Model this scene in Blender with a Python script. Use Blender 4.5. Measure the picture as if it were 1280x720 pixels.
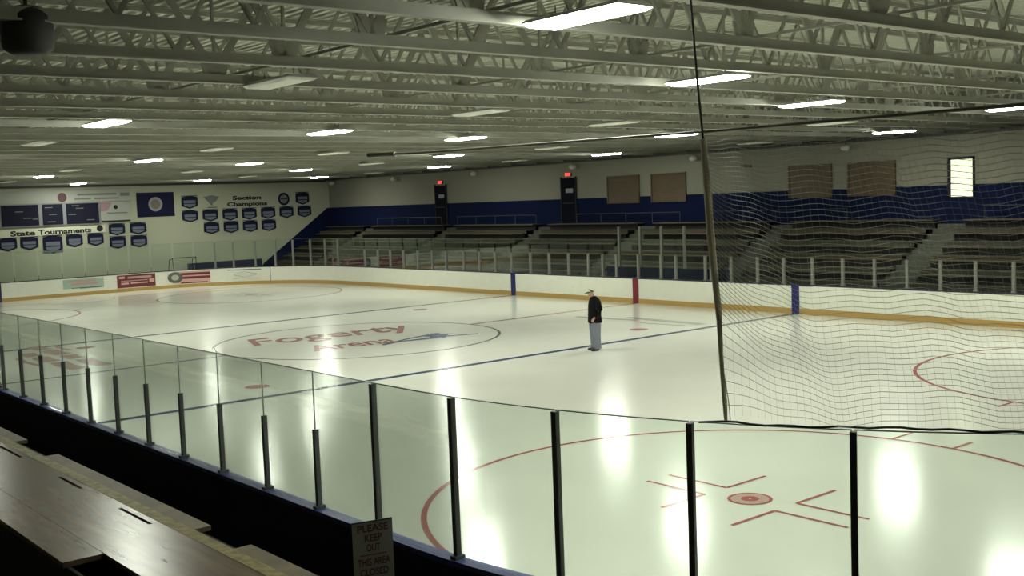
import bpy, bmesh, math, random, itertools
from mathutils import Vector, Matrix
random.seed(7)
F = 0.3048                      # all coordinates below are in feet
scn = bpy.context.scene
col = scn.collection
for o in list(bpy.data.objects): bpy.data.objects.remove(o)

# ------------------------------------------------------------ camera, world, exposure
cam = bpy.data.cameras.new('camera'); co = bpy.data.objects.new('camera', cam); col.objects.link(co)
yaw, pit, rol = -.878571367, .0798581621, -.038221009
cy, sy, cp, sp = math.cos(yaw), math.sin(yaw), math.cos(pit), math.sin(pit)
fw = Vector((sy*cp, cy*cp, -sp)); rt = Vector((cy, -sy, 0)); up = rt.cross(fw)
cr, sr = math.cos(rol), math.sin(rol)
r2 = cr*rt+sr*up; u2 = -sr*rt+cr*up
M3 = Matrix((r2, u2, -fw)).transposed()
co.matrix_world = Matrix.Translation(Vector((100.7145, -62.042, 14.1657))*F) @ M3.to_4x4()
cam.sensor_width = 36; cam.lens = 1381.83/1280*36; cam.clip_end = 300; cam.clip_start = .1
scn.camera = co
w = bpy.data.worlds.new('world'); scn.world = w; w.use_nodes = True
w.node_tree.nodes['Background'].inputs[0].default_value = (.6, .7, .8, 1)
w.node_tree.nodes['Background'].inputs[1].default_value = .02
scn.view_settings.view_transform = 'Standard'; scn.view_settings.look = 'None'
scn.view_settings.gamma = 1; scn.view_settings.use_curve_mapping = False
scn.view_settings.exposure = 0.0
LAMP_POWER = 128.0               # radiance of a lit lamp lens
LAMP_COL = (.955, 1.0, .855)

# ------------------------------------------------------------ materials
def mat(name, c, rough=.6, metal=0, noise=0, nscale=3, spec=.5, bump=0, emit=None, estr=0, ior=None, stretch=None):
    m = bpy.data.materials.new(name); m.use_nodes = True
    nt = m.node_tree; b = nt.nodes['Principled BSDF']
    b.inputs['Base Color'].default_value = (*c, 1); b.inputs['Roughness'].default_value = rough
    b.inputs['Metallic'].default_value = metal; b.inputs['Specular IOR Level'].default_value = spec
    if ior: b.inputs['IOR'].default_value = ior
    if noise or bump:
        tc = nt.nodes.new('ShaderNodeTexCoord'); mp = nt.nodes.new('ShaderNodeMapping'); n = nt.nodes.new('ShaderNodeTexNoise')
        nt.links.new(tc.outputs['Object'], mp.inputs[0]); nt.links.new(mp.outputs[0], n.inputs['Vector'])
        if stretch: mp.inputs['Scale'].default_value = stretch
        n.inputs['Scale'].default_value = nscale; n.inputs['Detail'].default_value = 5
        if noise:
            r = nt.nodes.new('ShaderNodeValToRGB')
            r.color_ramp.elements[0].position = .3; r.color_ramp.elements[1].position = .7
            r.color_ramp.elements[0].color = (*[x*(1-noise) for x in c], 1)
            r.color_ramp.elements[1].color = (*[min(1, x*(1+noise)) for x in c], 1)
            nt.links.new(n.outputs['Fac'], r.inputs[0]); nt.links.new(r.outputs[0], b.inputs['Base Color'])
        if bump:
            bp = nt.nodes.new('ShaderNodeBump'); bp.inputs['Strength'].default_value = bump; bp.inputs['Distance'].default_value = .01
            nt.links.new(n.outputs['Fac'], bp.inputs['Height']); nt.links.new(bp.outputs[0], b.inputs['Normal'])
    if emit:
        b.inputs['Emission Color'].default_value = (*emit, 1); b.inputs['Emission Strength'].default_value = estr
    return m
def glassmat(name, tint, refl):
    m = bpy.data.materials.new(name); m.use_nodes = True; nt = m.node_tree
    for n in list(nt.nodes): nt.nodes.remove(n)
    out = nt.nodes.new('ShaderNodeOutputMaterial'); mx = nt.nodes.new('ShaderNodeMixShader')
    t = nt.nodes.new('ShaderNodeBsdfTransparent'); t.inputs[0].default_value = (*tint, 1)
    g = nt.nodes.new('ShaderNodeBsdfGlossy'); g.inputs['Roughness'].default_value = .03
    fr = nt.nodes.new('ShaderNodeFresnel'); fr.inputs[0].default_value = 1.3
    mu = nt.nodes.new('ShaderNodeMath'); mu.operation = 'MULTIPLY'; mu.inputs[1].default_value = refl
    nt.links.new(fr.outputs[0], mu.inputs[0]); nt.links.new(mu.outputs[0], mx.inputs[0])
    nt.links.new(t.outputs[0], mx.inputs[1]); nt.links.new(g.outputs[0], mx.inputs[2]); nt.links.new(mx.outputs[0], out.inputs[0])
    return m
ICE_R = .17
def icemat(name, c, noise=0): return mat(name, c, rough=ICE_R, noise=noise, nscale=.35, spec=.5, ior=1.45)
M = dict(
 ice=icemat('ice', (.76, .765, .69), .04), paint_blue=icemat('ice_paint_blue', (.03, .06, .15)),
 paint_red=icemat('ice_paint_red', (.42, .13, .12)), paint_logo=icemat('ice_paint_logo_red', (.42, .22, .21)),
 paint_logob=icemat('ice_paint_logo_blue', (.13, .17, .30)), paint_grey=icemat('ice_paint_grey', (.42, .46, .42)),
 paint_pale=icemat('ice_paint_pale_red', (.55, .38, .34)), paint_greyred=icemat('ice_paint_dull', (.30, .27, .25)), paint_dark=icemat('ice_paint_dark', (.16, .19, .20)), paint_ad=icemat('ice_paint_ad', (.48, .33, .29)),
 board=mat('board_white', (.84, .84, .74), .35, noise=.02), kick=mat('kick_yellow', (.50, .32, .10), .4),
 cap=mat('cap_blue', (.06, .07, .22), .4), capdark=mat('cap_navy', (.012, .014, .04), .5), back=mat('board_back', (.004, .0045, .006), .7),
 stripeb=mat('stripe_blue', (.012, .016, .13), .4), striper=mat('stripe_red', (.20, .012, .03), .4),
 post=mat('post_dark', (.075, .08, .075), .6, .0), postf=mat('post_grey', (.20, .20, .18), .6, .1), postm=mat('post_maroon', (.12, .02, .04), .5),
 joint=mat('joint_grey', (.22, .25, .22), .5),
 glass=glassmat('glass', (.935, .968, .948), .5), edge=mat('glass_edge', (.10, .15, .12), .3),
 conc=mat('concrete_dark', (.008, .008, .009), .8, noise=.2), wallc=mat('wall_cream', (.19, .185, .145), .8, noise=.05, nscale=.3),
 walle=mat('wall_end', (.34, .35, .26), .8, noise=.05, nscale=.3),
 wallb=mat('wall_blue', (.004, .008, .034), .9, spec=.1, noise=.08, nscale=.4), door=mat('door_navy', (.003, .004, .009), .9, spec=.1),
 deck=mat('deck_white', (.50, .51, .43), .6), truss=mat('truss_paint', (.33, .33, .28), .6, noise=.08, nscale=1.5),
 dark=mat('dark_metal', (.03, .03, .028), .6), pipe=mat('pipe', (.24, .21, .17), .6),
 lampbody=mat('lamp_body', (.5, .5, .48), .5), lampoff=mat('lamp_off', (.75, .76, .68), .4),
 wood=mat('wood_near', (.105, .072, .047), .27, spec=.22, noise=.3, nscale=2.2, stretch=(.5, 4, 4)), woodstep=mat('wood_low', (.13, .10, .06), .6, noise=.3, nscale=3),
 yellow=mat('yellow_edge', (.20, .165, .06), .6, noise=.45, nscale=14), grimy=mat('grimy_deck', (.07, .066, .05), .8, noise=.3),
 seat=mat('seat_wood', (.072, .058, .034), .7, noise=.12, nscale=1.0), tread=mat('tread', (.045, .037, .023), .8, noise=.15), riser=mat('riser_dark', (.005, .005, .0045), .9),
 stair=mat('stair_conc', (.060, .060, .046), .8, noise=.15),
 shutter=mat('shutter', (.075, .050, .024), .6, noise=.1), rail=mat('rail', (.05, .055, .065), .5, .4),
 navy=mat('banner_navy', (.010, .011, .032), .8, spec=.1), grey=mat('banner_grey', (.10, .115, .15), .6), scb=mat('score_black', (.010, .010, .022), .7, spec=.1),
 scf=mat('score_frame', (.19, .19, .20), .5), hdr=mat('header_grey', (.30, .31, .27), .6), cream=mat('banner_cream', (.50, .50, .38), .7),
 ink=mat('ink', (.02, .02, .023), .8, spec=.15), inkb=mat('ink_grey', (.12, .13, .12), .6), maroon=mat('ink_maroon', (.07, .02, .03), .6), pink=mat('pink', (.28, .17, .21), .6),
 teal=mat('ad_teal', (.40, .54, .47), .5), adred=mat('ad_red', (.16, .02, .03), .5), adpink=mat('ad_pink', (.72, .42, .38), .5), adtxt=mat('ad_text', (.55, .35, .33), .5),
 netc=mat('net_cord', (.36, .36, .30), .8), rope=mat('net_rope', (.68, .63, .48), .9), black=mat('rope_black', (.01, .01, .012), .7),
 sign=mat('sign_grey', (.44, .42, .36), .7), signink=mat('sign_ink', (.14, .05, .04), .7),
 skin=mat('skin', (.45, .27, .2), .6), jacket=mat('jacket', (.004, .004, .005), .9, spec=.15), jeans=mat('jeans', (.19, .20, .26), .8, noise=.1), shoe=mat('shoe', (.015, .015, .015), .6), cap_=mat('cap_dark', (.03, .028, .03), .8),
 seal=mat('seal', (.13, .09, .07), .6), sealb=mat('seal_pale', (.18, .19, .20), .6),
 exitb=mat('exit_box', (.1, .02, .02), .5), exitl=mat('exit_light', (.8, .05, .05), .5, emit=(1, .05, .04), estr=3.0),
 lamp=mat('lamp_lens', (.9, .9, .9), .4, emit=LAMP_COL, estr=LAMP_POWER),
 dayl=mat('window_daylight', (.6, .65, .5), .4, emit=(.85, .95, .62), estr=.95), globe=mat('globe', (.5, .49, .42), .4),
)

# ------------------------------------------------------------ mesh helpers (feet in, metres out)
class MB:
    def __init__(s): s.v = []; s.f = []
    def poly(s, pts):
        n = len(s.v); s.v += [tuple(p) for p in pts]; s.f.append(tuple(range(n, n+len(pts)))); return s
    def hexa(s, a, b):   # bottom quad a, top quad b
        n = len(s.v); s.v += [tuple(p) for p in a]+[tuple(p) for p in b]; k = len(a)
        s.f.append(tuple(n+i for i in reversed(range(k)))); s.f.append(tuple(n+k+i for i in range(k)))
        for i in range(k): j = (i+1) % k; s.f.append((n+i, n+j, n+k+j, n+k+i))
        return s
    def box(s, x0, x1, y0, y1, z0, z1):
        x0, x1 = sorted((x0, x1)); y0, y1 = sorted((y0, y1)); z0, z1 = sorted((z0, z1))
        return s.hexa([(x0, y0, z0), (x1, y0, z0), (x1, y1, z0), (x0, y1, z0)], [(x0, y0, z1), (x1, y0, z1), (x1, y1, z1), (x0, y1, z1)])
    def bar(s, p, q, w, h=None, side=None):   # square bar between two points
        h = h or w; p = Vector(p); q = Vector(q); d = (q-p).normalized()
        a = Vector(side) if side else (Vector((0, 0, 1)) if abs(d.z) < .9 else Vector((1, 0, 0)))
        u = d.cross(a).normalized(); v = u.cross(d)
        c = [u*w/2*i+v*h/2*j for i, j in ((-1, -1), (1, -1), (1, 1), (-1, 1))]
        return s.hexa([p+k for k in c], [q+k for k in c])
    def tube(s, pts, r, n=8, rs=None):
        pts = [Vector(p) for p in pts]; m = len(pts); base = len(s.v)
        for i, p in enumerate(pts):
            d = (pts[min(i+1, m-1)]-pts[max(i-1, 0)]).normalized()
            a = Vector((0, 0, 1)) if abs(d.z) < .95 else Vector((1, 0, 0))
            u = d.cross(a).normalized(); v = u.cross(d); R = rs[i] if rs else r
            for k in range(n):
                t = 2*math.pi*k/n; s.v.append(tuple(p+u*R*math.cos(t)+v*R*math.sin(t)))
        for i in range(m-1):
            for k in range(n):
                l = (k+1) % n; s.f.append((base+i*n+k, base+i*n+l, base+(i+1)*n+l, base+(i+1)*n+k))
        s.f.append(tuple(base+k for k in reversed(range(n)))); s.f.append(tuple(base+(m-1)*n+k for k in range(n)))
        return s
    def lathe(s, prof, c, n=20):
        base = len(s.v)
        for r, z in prof:
            for k in range(n):
                t = 2*math.pi*k/n; s.v.append((c[0]+r*math.cos(t), c[1]+r*math.sin(t), c[2]+z))
        for i in range(len(prof)-1):
            for k in range(n):
                l = (k+1) % n; s.f.append((base+i*n+k, base+i*n+l, base+(i+1)*n+l, base+(i+1)*n+k))
        s.f.append(tuple(base+k for k in reversed(range(n)))); s.f.append(tuple(base+(len(prof)-1)*n+k for k in range(n)))
        return s
    def build(s, name, m, parent=None, smooth=False):
        me = bpy.data.meshes.new(name); me.from_pydata([(x*F, y*F, z*F) for x, y, z in s.v], [], s.f)
        me.materials.append(M[m] if isinstance(m, str) else m)
        bm = bmesh.new(); bm.from_mesh(me); bmesh.ops.recalc_face_normals(bm, faces=bm.faces); bm.to_mesh(me); bm.free()
        if smooth:
            for p in me.polygons: p.use_smooth = True
        o = bpy.data.objects.new(name, me); col.objects.link(o)
        if parent:
            o.parent = parent; o.matrix_parent_inverse = Matrix.Translation(-parent.location)
        return o
def tag(o, label=None, cat=None, group=None, kind=None):
    if label: o['label'] = label
    if cat: o['category'] = cat
    if group: o['group'] = group
    if kind: o['kind'] = kind
    return o
def thing(name, loc, label, cat, group=None):
    o = bpy.data.objects.new(name, None); col.objects.link(o); o.location = Vector(loc)*F; o.empty_display_size = .2
    return tag(o, label, cat, group)
def struct(o): o['kind'] = 'structure'; return o
def dup(root, loc, label=None, group=None):
    r = root.copy(); col.objects.link(r); r.location = Vector(loc)*F
    if label: r['label'] = label
    if group: r['group'] = group
    for ch in list(root.children):
        c = ch.copy(); col.objects.link(c); c.parent = r
        for g in ch.children:
            d = g.copy(); col.objects.link(d); d.parent = c
    return r
def textmb(txt, size, origin, xdir, ydir, thick=.02, italic=0, bold=0, align='CENTER', width=None):
    """raised letters: origin = baseline point, xdir/ydir unit vectors (feet)"""
    cu = bpy.data.curves.new('t', 'FONT'); cu.body = txt; cu.size = size; cu.align_x = align; cu.shear = italic; cu.offset = bold; cu.resolution_u = 3
    ob = bpy.data.objects.new('t', cu); col.objects.link(ob); bpy.context.view_layer.update()
    me = bpy.data.meshes.new_from_object(ob.evaluated_get(bpy.context.evaluated_depsgraph_get()))
    mb = MB(); X = Vector(xdir).normalized(); Y = Vector(ydir).normalized(); N = X.cross(Y).normalized(); O = Vector(origin)
    if width and len(me.vertices):
        xs = [v.co.x for v in me.vertices]; k = width/(max(xs)-min(xs))
    else: k = 1
    mb.v = [tuple(O+X*v.co.x*k+Y*v.co.y+N*thick) for v in me.vertices]; mb.f = [tuple(p.vertices) for p in me.polygons]
    bpy.data.objects.remove(ob); return mb

# ------------------------------------------------------------ rink outline
R_ = 28.; Q_ = math.pi/2*R_
SEG = [('l', 29, (-100, -14.5), (0, 1)), ('a', Q_, (-72, 14.5), 180), ('l', 144, (-72, 42.5), (1, 0)), ('a', Q_, (72, 14.5), 90),
       ('l', 29, (100, 14.5), (0, -1)), ('a', Q_, (72, -14.5), 0), ('l', 144, (72, -42.5), (-1, 0)), ('a', Q_, (-72, -14.5), 270)]
PER = 4*Q_+2*144+58
def P(s, off=0):
    s = s % PER
    for k, L, o, d in SEG:
        if s <= L+1e-9:
            if k == 'l':
                n = (-d[1], d[0]); return o[0]+d[0]*s+n[0]*off, o[1]+d[1]*s+n[1]*off
            a = math.radians(d)-s/R_; return o[0]+(R_+off)*math.cos(a), o[1]+(R_+off)*math.sin(a)
        s -= L
SS = []; acc = 0
for k, L, o, d in SEG:
    n = 1 if k == 'l' else 32
    for i in range(n): SS.append(acc+L*i/n)
    acc += L
def sweep(o0, o1, z0, z1, s0=None, s1=None):
    mb = MB(); closed = s0 is None
    if closed: ss = SS
    else:
        n = max(1, int((s1-s0)/1.2)); ss = [s0+(s1-s0)*i/n for i in range(n+1)]
        cuts = [c for c in (29, 29+Q_, 29+Q_+144, 29+2*Q_+144, 58+2*Q_+144, 58+3*Q_+144, 58+3*Q_+288)]
        if s1-s0 > 1: ss = sorted(set(ss+[c for c in cuts if s0+.02 < c < s1-.02]+[c-PER for c in cuts if s0+.02 < c-PER < s1-.02]))
    for a in ss: mb.v += [(*P(a, o0), z0), (*P(a, o1), z0), (*P(a, o1), z1), (*P(a, o0), z1)]
    n = len(ss)
    for i in range(n if closed else n-1):
        j = (i+1) % n
        for k in range(4): l = (k+1) % 4; mb.f.append((i*4+k, j*4+k, j*4+l, i*4+l))
    if not closed: mb.f += [(0, 1, 2, 3), ((n-1)*4+3, (n-1)*4+2, (n-1)*4+1, (n-1)*4)]
    return mb
S_FAR0 = 29+Q_          # s at (-72, 42.5)
S_NEAR0 = 29+Q_+144+Q_+29+Q_   # s at (72,-42.5)
def s_far(x): return S_FAR0+x+72
def s_near(x): return S_NEAR0+72-x

# ------------------------------------------------------------ the setting
YN, YW, XE, XB = -70., 62., -110., 124.
ice_pts = [P(s, .1) for s in SS]
ice = MB().hexa([(x, y, -.25) for x, y in ice_pts], [(x, y, 0) for x, y in ice_pts]).build('floor_ice', 'ice'); struct(ice)
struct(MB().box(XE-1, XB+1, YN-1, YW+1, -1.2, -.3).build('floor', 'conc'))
aisle = MB()
op = [P(s, .1) for s in SS]
# concrete walkway around the ice, level with the ice
oq = []
for x, y in op:
    k = 1e9
    dx, dy = x, y
    if dx > 0: k = min(k, (XB-0)/dx)
    if dx < 0: k = min(k, (XE)/dx)
    if dy > 0: k = min(k, YW/dy)
    if dy < 0: k = min(k, YN/dy)
    oq.append((x*k, y*k))
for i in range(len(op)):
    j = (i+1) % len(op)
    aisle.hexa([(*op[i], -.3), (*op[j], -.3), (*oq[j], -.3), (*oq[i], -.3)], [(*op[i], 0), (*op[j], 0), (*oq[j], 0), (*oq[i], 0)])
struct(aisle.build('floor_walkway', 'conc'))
ZT = 25.2
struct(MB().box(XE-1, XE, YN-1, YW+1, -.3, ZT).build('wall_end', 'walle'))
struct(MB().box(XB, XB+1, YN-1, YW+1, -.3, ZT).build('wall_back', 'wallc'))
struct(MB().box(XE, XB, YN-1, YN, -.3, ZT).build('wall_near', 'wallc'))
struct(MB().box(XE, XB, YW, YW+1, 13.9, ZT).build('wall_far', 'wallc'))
lo = MB().box(XE, XB, YW, YW+1, -.3, 13.9).build('wall_far_lower', 'wallb'); struct(lo)
pt = MB().hexa([(XE, 62, 0), (XE, 43.2, 0), (XE, 45.6, 2.9), (XE, 61.4, 13.9), (XE, 62, 13.9)],
               [(XE+.04, 62, 0), (XE+.04, 43.2, 0), (XE+.04, 45.6, 2.9), (XE+.04, 61.4, 13.9), (XE+.04, 62, 13.9)]).build('trim_1', 'wallb'); struct(pt)
struct(MB().box(XE, XB, 61.1, YW, 19.75, 20.25).build('trim_2', 'dark'))
struct(MB().box(XE, XE+.6, YN, 61.1, 19.5, 19.9).build('trim_3', 'dark'))
# corrugated roof deck, ribs running along the rink
dk = MB(); y = YN; zz = 24.75
prof = []
while y < YW:
    prof += [(y, zz), (y+.28, zz), (y+.36, zz+.22), (y+.58, zz+.22)]; y += .66
prof.append((YW, zz))
for (a, za), (b, zb) in zip(prof, prof[1:]): dk.poly([(XE, a, za), (XB, a, za), (XB, b, zb), (XE, b, zb)])
dk.box(XE-1, XB+1, YN-1, YW+1, ZT, ZT+.5)
struct(dk.build('ceiling', 'deck'))

# ------------------------------------------------------------ roof trusses
def make_truss(x):
    t = thing('roof_truss', (x, 0, 20), 'pale painted steel roof truss spanning the rink below the white deck', 'truss', 'parallel roof trusses over the ice')
    b = MB(); b.box(-.19, .19, YN, 61.05, 0, .06); b.box(-.12, -.05, YN, 61.05, .07, .42); b.box(.05, .12, YN, 61.05, .07, .42)
    bc = b.build('bottom_chord', 'truss'); bc.parent = t
    b = MB(); b.box(-.28, .28, YN, 61.9, 4.45, 4.52); b.box(-.12, .12, YN, 61.9, 4.2, 4.45); tc = b.build('top_chord', 'truss'); tc.parent = t
    wb = MB(); k = 0; y = YN+2.4
    while y < 59:
        w = .34 if k % 3 == 0 else .16
        wb.bar((0, y, .4), (0, y+2.35, 4.25), w, .12, (1, 0, 0)); wb.bar((0, y, .4), (0, y-2.35, 4.25), w, .12, (1, 0, 0))
        if k % 3 == 0: wb.box(-.06, .06, y-.06, y+.06, .4, 4.25)
        if k % 3 == 0: wb.hexa([(-.04, y-.5, .3), (.04, y-.5, .3), (.04, y+.5, .3), (-.04, y+.5, .3)], [(-.04, y-.7, 1.0), (.04, y-.7, 1.0), (.04, y+.7, 1.0), (-.04, y+.7, 1.0)])
        y += 4.7; k += 1
    o = wb.build('web_lattice', 'truss'); o.parent = t
    return t
xs = [117.5, 111, 104.5, 97.9, 91.3, 84.7, 77.9, 71.8]+[65.9-6.63*k for k in range(0, 27)]
tr = make_truss(0)
for i, x in enumerate(xs):
    if x < XE+1: continue
    o = tr if i == 0 else dup(tr, (x, 0, 20)); o.location = Vector((x, 0, 20))*F
for y in (-52.3, -38.2, -24.1, -10., 4.1, 18.2, 32.3, 46.4):
    b = MB().box(XE, XB, y-.06, y+.06, 20.46, 20.58)
    tag(b.build('bridging_rod', 'truss'), 'thin steel bridging rod running lengthwise across the roof trusses', 'rod', 'bridging rods across the trusses')

# ------------------------------------------------------------ ceiling lamps
LIT = [(74.7, -37.0), (63, -17.2), (55.3, 2.8), (34.2, 48), (58, 26.6), (26.1, 21.8), (-9.2, 47), (25.1, -17.2), (19.4, .5), (-46.2, 45.3), (-11.4, 21.4),
       (-28.4, 2.7), (-18.4, -14.4), (-62.4, -12.1), (-51.8, 23), (-89.6, 48), (-95.8, 26.7), (-101, 5.6), (30.5, -36.5), (-10, -36), (-50, -36), (74, 47), (96, 26), (96, 2.8), (103, -17)]
OFF = [(54.6, -37.2), (43.4, -16.6), (37.5, 1.6), (5.1, 24), (-31.9, 23.1), (-27.5, 45.7), (-70, 48), (42, 24.9), (15.1, 48.5), (2.7, -16.2), (10.6, -34.6), (-30, -36), (-42, -15), (-84, -11), (-52.2, 5.5), (-77.6, 26.9), (-5, 1), (83, -17), (75, 2.8)]
def make_lamp(lit):
    t = thing('ceiling_lamp', (0, 0, 19.9), 'x', 'ceiling lamp')
    b = MB(); L, W = 2.25, .82
    b.hexa([(-L, -W, -.02), (L, -W, -.02), (L, W, -.02), (-L, W, -.02)], [(-L*.96, -W*.8, .12), (L*.96, -W*.8, .12), (L*.96, W*.8, .12), (-L*.96, W*.8, .12)])
    h = b.build('housing', 'lampbody'); h.parent = t
    b = MB().hexa([(-L*.94, -W*.7, -.13), (L*.94, -W*.7, -.13), (L*.94, W*.7, -.13), (-L*.94, W*.7, -.13)], [(-L*.97, -W*.93, -.03), (L*.97, -W*.93, -.03), (L*.97, W*.93, -.03), (-L*.97, W*.93, -.03)])
    d = b.build('lens', 'lamp' if lit else 'lampoff'); d.parent = t; d['label'] = 'glowing white lens' if lit else 'unlit pale lens'
    for s in (-1, 1):
        b = MB().tube([(s*1.4, 0, .12), (s*1.4, 0, .55)], .02, 5); d = b.build('hanger', 'dark'); d.parent = t
    return t
ROWN = {-37: 'over the near boards', -16: 'in the second row from near boards', 3: 'in the row over the rink centre', 24: 'in the fourth row from near boards', 47: 'over the far boards'}
def rown(y): return ROWN[min(ROWN, key=lambda k: abs(k-y))]
for lst, lit in ((LIT, True), (OFF, False)):
    proto = None; rows = {}
    for x, y in lst: rows.setdefault(rown(y), []).append((x, y))
    for r, pts in rows.items():
        pts.sort(reverse=True)
        for k, (x, y) in enumerate(pts):
            adj = ['nearest', 'second', 'third', 'fourth', 'fifth', 'sixth', 'seventh'][k]
            lab = ('lit white lamp ' if lit else 'unlit pale lamp ')+r+', '+(adj if k == 0 else adj+' nearest')
            if proto is None: proto = make_lamp(lit); o = proto; o.location = Vector((x, y, 19.95))*F
            else: o = dup(proto, (x, y, 19.95))
            o['label'] = lab; o['group'] = 'lit ceiling lamps' if lit else 'unlit ceiling lamps'
# round dark drum near the roof, top left
t = thing('ceiling_fan_drum', (65.4, -51.4, 19.2), 'dark round drum hanging under the trusses at the upper left', 'fan')
b = MB().lathe([(.0, 0), (.5, .0), (.72, .15), (.76, .4), (.76, 1.1), (.6, 1.35), (.2, 1.45)], (65.4, -51.4, 19.1), 28); b.build('drum', 'dark', t, True)
b = MB().tube([(65.4, -51.4, 20.5), (65.4, -51.4, 24.7)], .06, 8); b.build('hanging_rod', 'dark', t)
# small white globes along the far wall
for k, x in enumerate((-107, -83.2, -57.4, -31.2, -5.7, 19.5, 45)):
    t = thing('wall_globe', (x, 61, 19.1), '%s small whitish globe light from the left along the far wall top' % ['leftmost', 'second', 'third', 'fourth', 'fifth', 'sixth', 'seventh'][k], 'globe light', 'globe lights along the far wall')
    MB().lathe([(.05, -.45), (.4, -.4), (.62, -.15), (.62, .1), (.4, .3), (.12, .4)], (x, 61.1, 19.1), 16).build('shade', 'globe', t, True)
    MB().tube([(x, 61.1, 19.4), (x, 61.1, 19.8)], .06, 6).build('stem', 'dark', t)

# ------------------------------------------------------------ dasher boards
db = thing('dasher_boards', (0, -42.5, 0), 'white rink boards with yellow kickplate and dark cap rail enclosing the ice', 'rink boards')
sweep(0, .16, .62, 3.2).build('board_face', 'board', db)
sweep(-.06, .17, .0, .62).build('kickplate', 'kick', db)['label'] = 'yellow kickplate along the ice'
sweep(.17, .42, .0, 3.2).build('board_back', 'back', db)['label'] = 'black outer side of the boards'
sweep(-.03, .46, 3.2, 3.37, S_NEAR0-Q_, S_NEAR0+144).build('cap_rail', 'cap', db)['label'] = 'blue cap rail on the near boards'
sweep(-.03, .46, 3.2, 3.34, S_NEAR0+144-PER, S_NEAR0-Q_).build('cap_rail', 'capdark', db)['label'] = 'dark navy cap rail on the far boards'
for x, m, n in ((-25, 'stripeb', 'blue_stripe'), (0, 'striper', 'red_stripe'), (25, 'stripeb', 'blue_stripe')):
    sweep(-.08, 0, .0, 3.22, s_far(x)-.5, s_far(x)+.5).build(n, m, db)
    sweep(-.08, 0, .0, 3.22, s_near(x)-.5, s_near(x)+.5).build(n, m, db)
sweep(-.08, 0, .0, 3.2, 8.4-3.6, 8.4-2.8).build('blue_stripe', 'stripeb', db)
sweep(-.02, 0, .62, 3.2, 54.0, 54.15).build('gate_joint', 'joint', db)
# adverts on the far end boards
def ad(name, s0, s1, z0, z1, m, label, parts):
    t = thing(name, (*P((s0+s1)/2), z0), label, 'advertisement')
    sweep(-.035, -.005, z0, z1, s0, s1).build('panel', m, t)
    for (a, b, c, d, mm) in parts:
        sweep(-.05, -.036, z0+(z1-z0)*c, z0+(z1-z0)*d, s0+(s1-s0)*a, s0+(s1-s0)*b).build('print_bar', mm, t)
    return t
ad('advert_panel', 15.9, 23.1, 1.2, 3.0, 'teal', 'pale teal advert panel on the end boards with blurred reddish lettering', [(.2, .86, .38, .62, 'adtxt'), (.12, .8, .68, .85, 'adtxt'), (.2, .95, .05, .15, 'inkb'), (.0, .4, -.0, .08, 'board')])
ad('advert_panel', 25.5, 32.6, .75, 3.05, 'adred', 'dark red advert panel on the end boards with pink lettering', [(.05, .2, .72, .9, 'adpink'), (.28, .9, .7, .86, 'adtxt'), (.1, .3, .25, .4, 'adpink'), (.35, .8, .28, .38, 'adpink'), (.84, .97, .3, .6, 'adpink'), (.1, .8, .5, .56, 'adtxt')])
t = ad('advert_panel', 36.6, 42.6, .75, 3.0, 'adpink', 'pink advert panel with red bars and round dark emblem on curved boards', [(.0, 1, .68, .88, 'adred'), (.0, 1, .38, .58, 'adred'), (.1, .9, .0, .1, 'adred')])
s = 36.2; a = P(s, -.05); n = P(s, -.09)
def disc_on_board(s, z, r0, r1, off, m, t, name):
    mb = MB(); N = 20
    for i in range(N):
        a0, a1 = 2*math.pi*i/N, 2*math.pi*(i+1)/N
        q = []
        for ang, r in ((a0, r0), (a1, r0), (a1, r1), (a0, r1)): q.append((*P(s+r*math.cos(ang), off), z+r*.75*math.sin(ang)))
        mb.poly(q if r0 > 0 else [q[0], q[2], q[3]])
    mb.build(name, m, t)
disc_on_board(36.2, 1.95, .7, 1.4, -.06, 'inkb', t, 'emblem_ring'); disc_on_board(36.2, 1.95, 0, .7, -.06, 'cream', t, 'emblem_centre')
t = thing('advert_panel', (*P(49), 1), 'white advert on the curved boards with grey diamond outline and dark line', 'advertisement')
sweep(-.04, -.006, .8, 3.1, 45.6, 52.6).build('panel', 'board', t)
sweep(-.05, -.041, 2.78, 2.9, 45.8, 52.3).build('print_bar', 'ink', t)
for (a, b, c, d) in ((46.9, 2.0, 49, 2.45), (49, 2.45, 51.4, 2.0), (46.9, 1.9, 49, 1.4), (49, 1.4, 51.4, 1.9), (46.6, 1.1, 48, 1.25), (50, 1.2, 51.4, 1.1)):
    MB().bar((*P(a, -.05), b), (*P(c, -.05), d), .12, .03, (0, 0, 1)).build('print_line', 'inkb', t)

# ------------------------------------------------------------ posts and glass
POST_R = .11
def post(s, z1, m, label, group, w=.2, zb=3.36, top=True, jz=None):
    x, y = P(s, .2); x2, y2 = P(s+.01, .2); d = Vector((x2-x, y2-y, 0)).normalized(); nrm = Vector((-d.y, d.x, 0))
    t = thing('glass_post', (x, y, zb), label, 'post', group)
    p = Vector((x, y, 0))
    def ob(w1, w2, z0, zz): return [p+d*a*w1/2+nrm*b*w2/2+Vector((0, 0, z0)) for a, b in ((-1, -1), (1, -1), (1, 1), (-1, 1))], [p+d*a*w1/2+nrm*b*w2/2+Vector((0, 0, zz)) for a, b in ((-1, -1), (1, -1), (1, 1), (-1, 1))]
    MB().hexa(*ob(w, min(.3, w*1.2), zb+.0, z1)).build('upright', m, t)
    MB().hexa(*ob(w*1.5, .4, zb, zb+.12)).build('foot_plate', m, t)
    if jz: MB().hexa(*ob(.03, .04, z1, jz)).build('joint_strip', 'joint', t)['label'] = 'thin pale strip joining the panes above the post'
    return t
GT = 8.36
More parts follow.
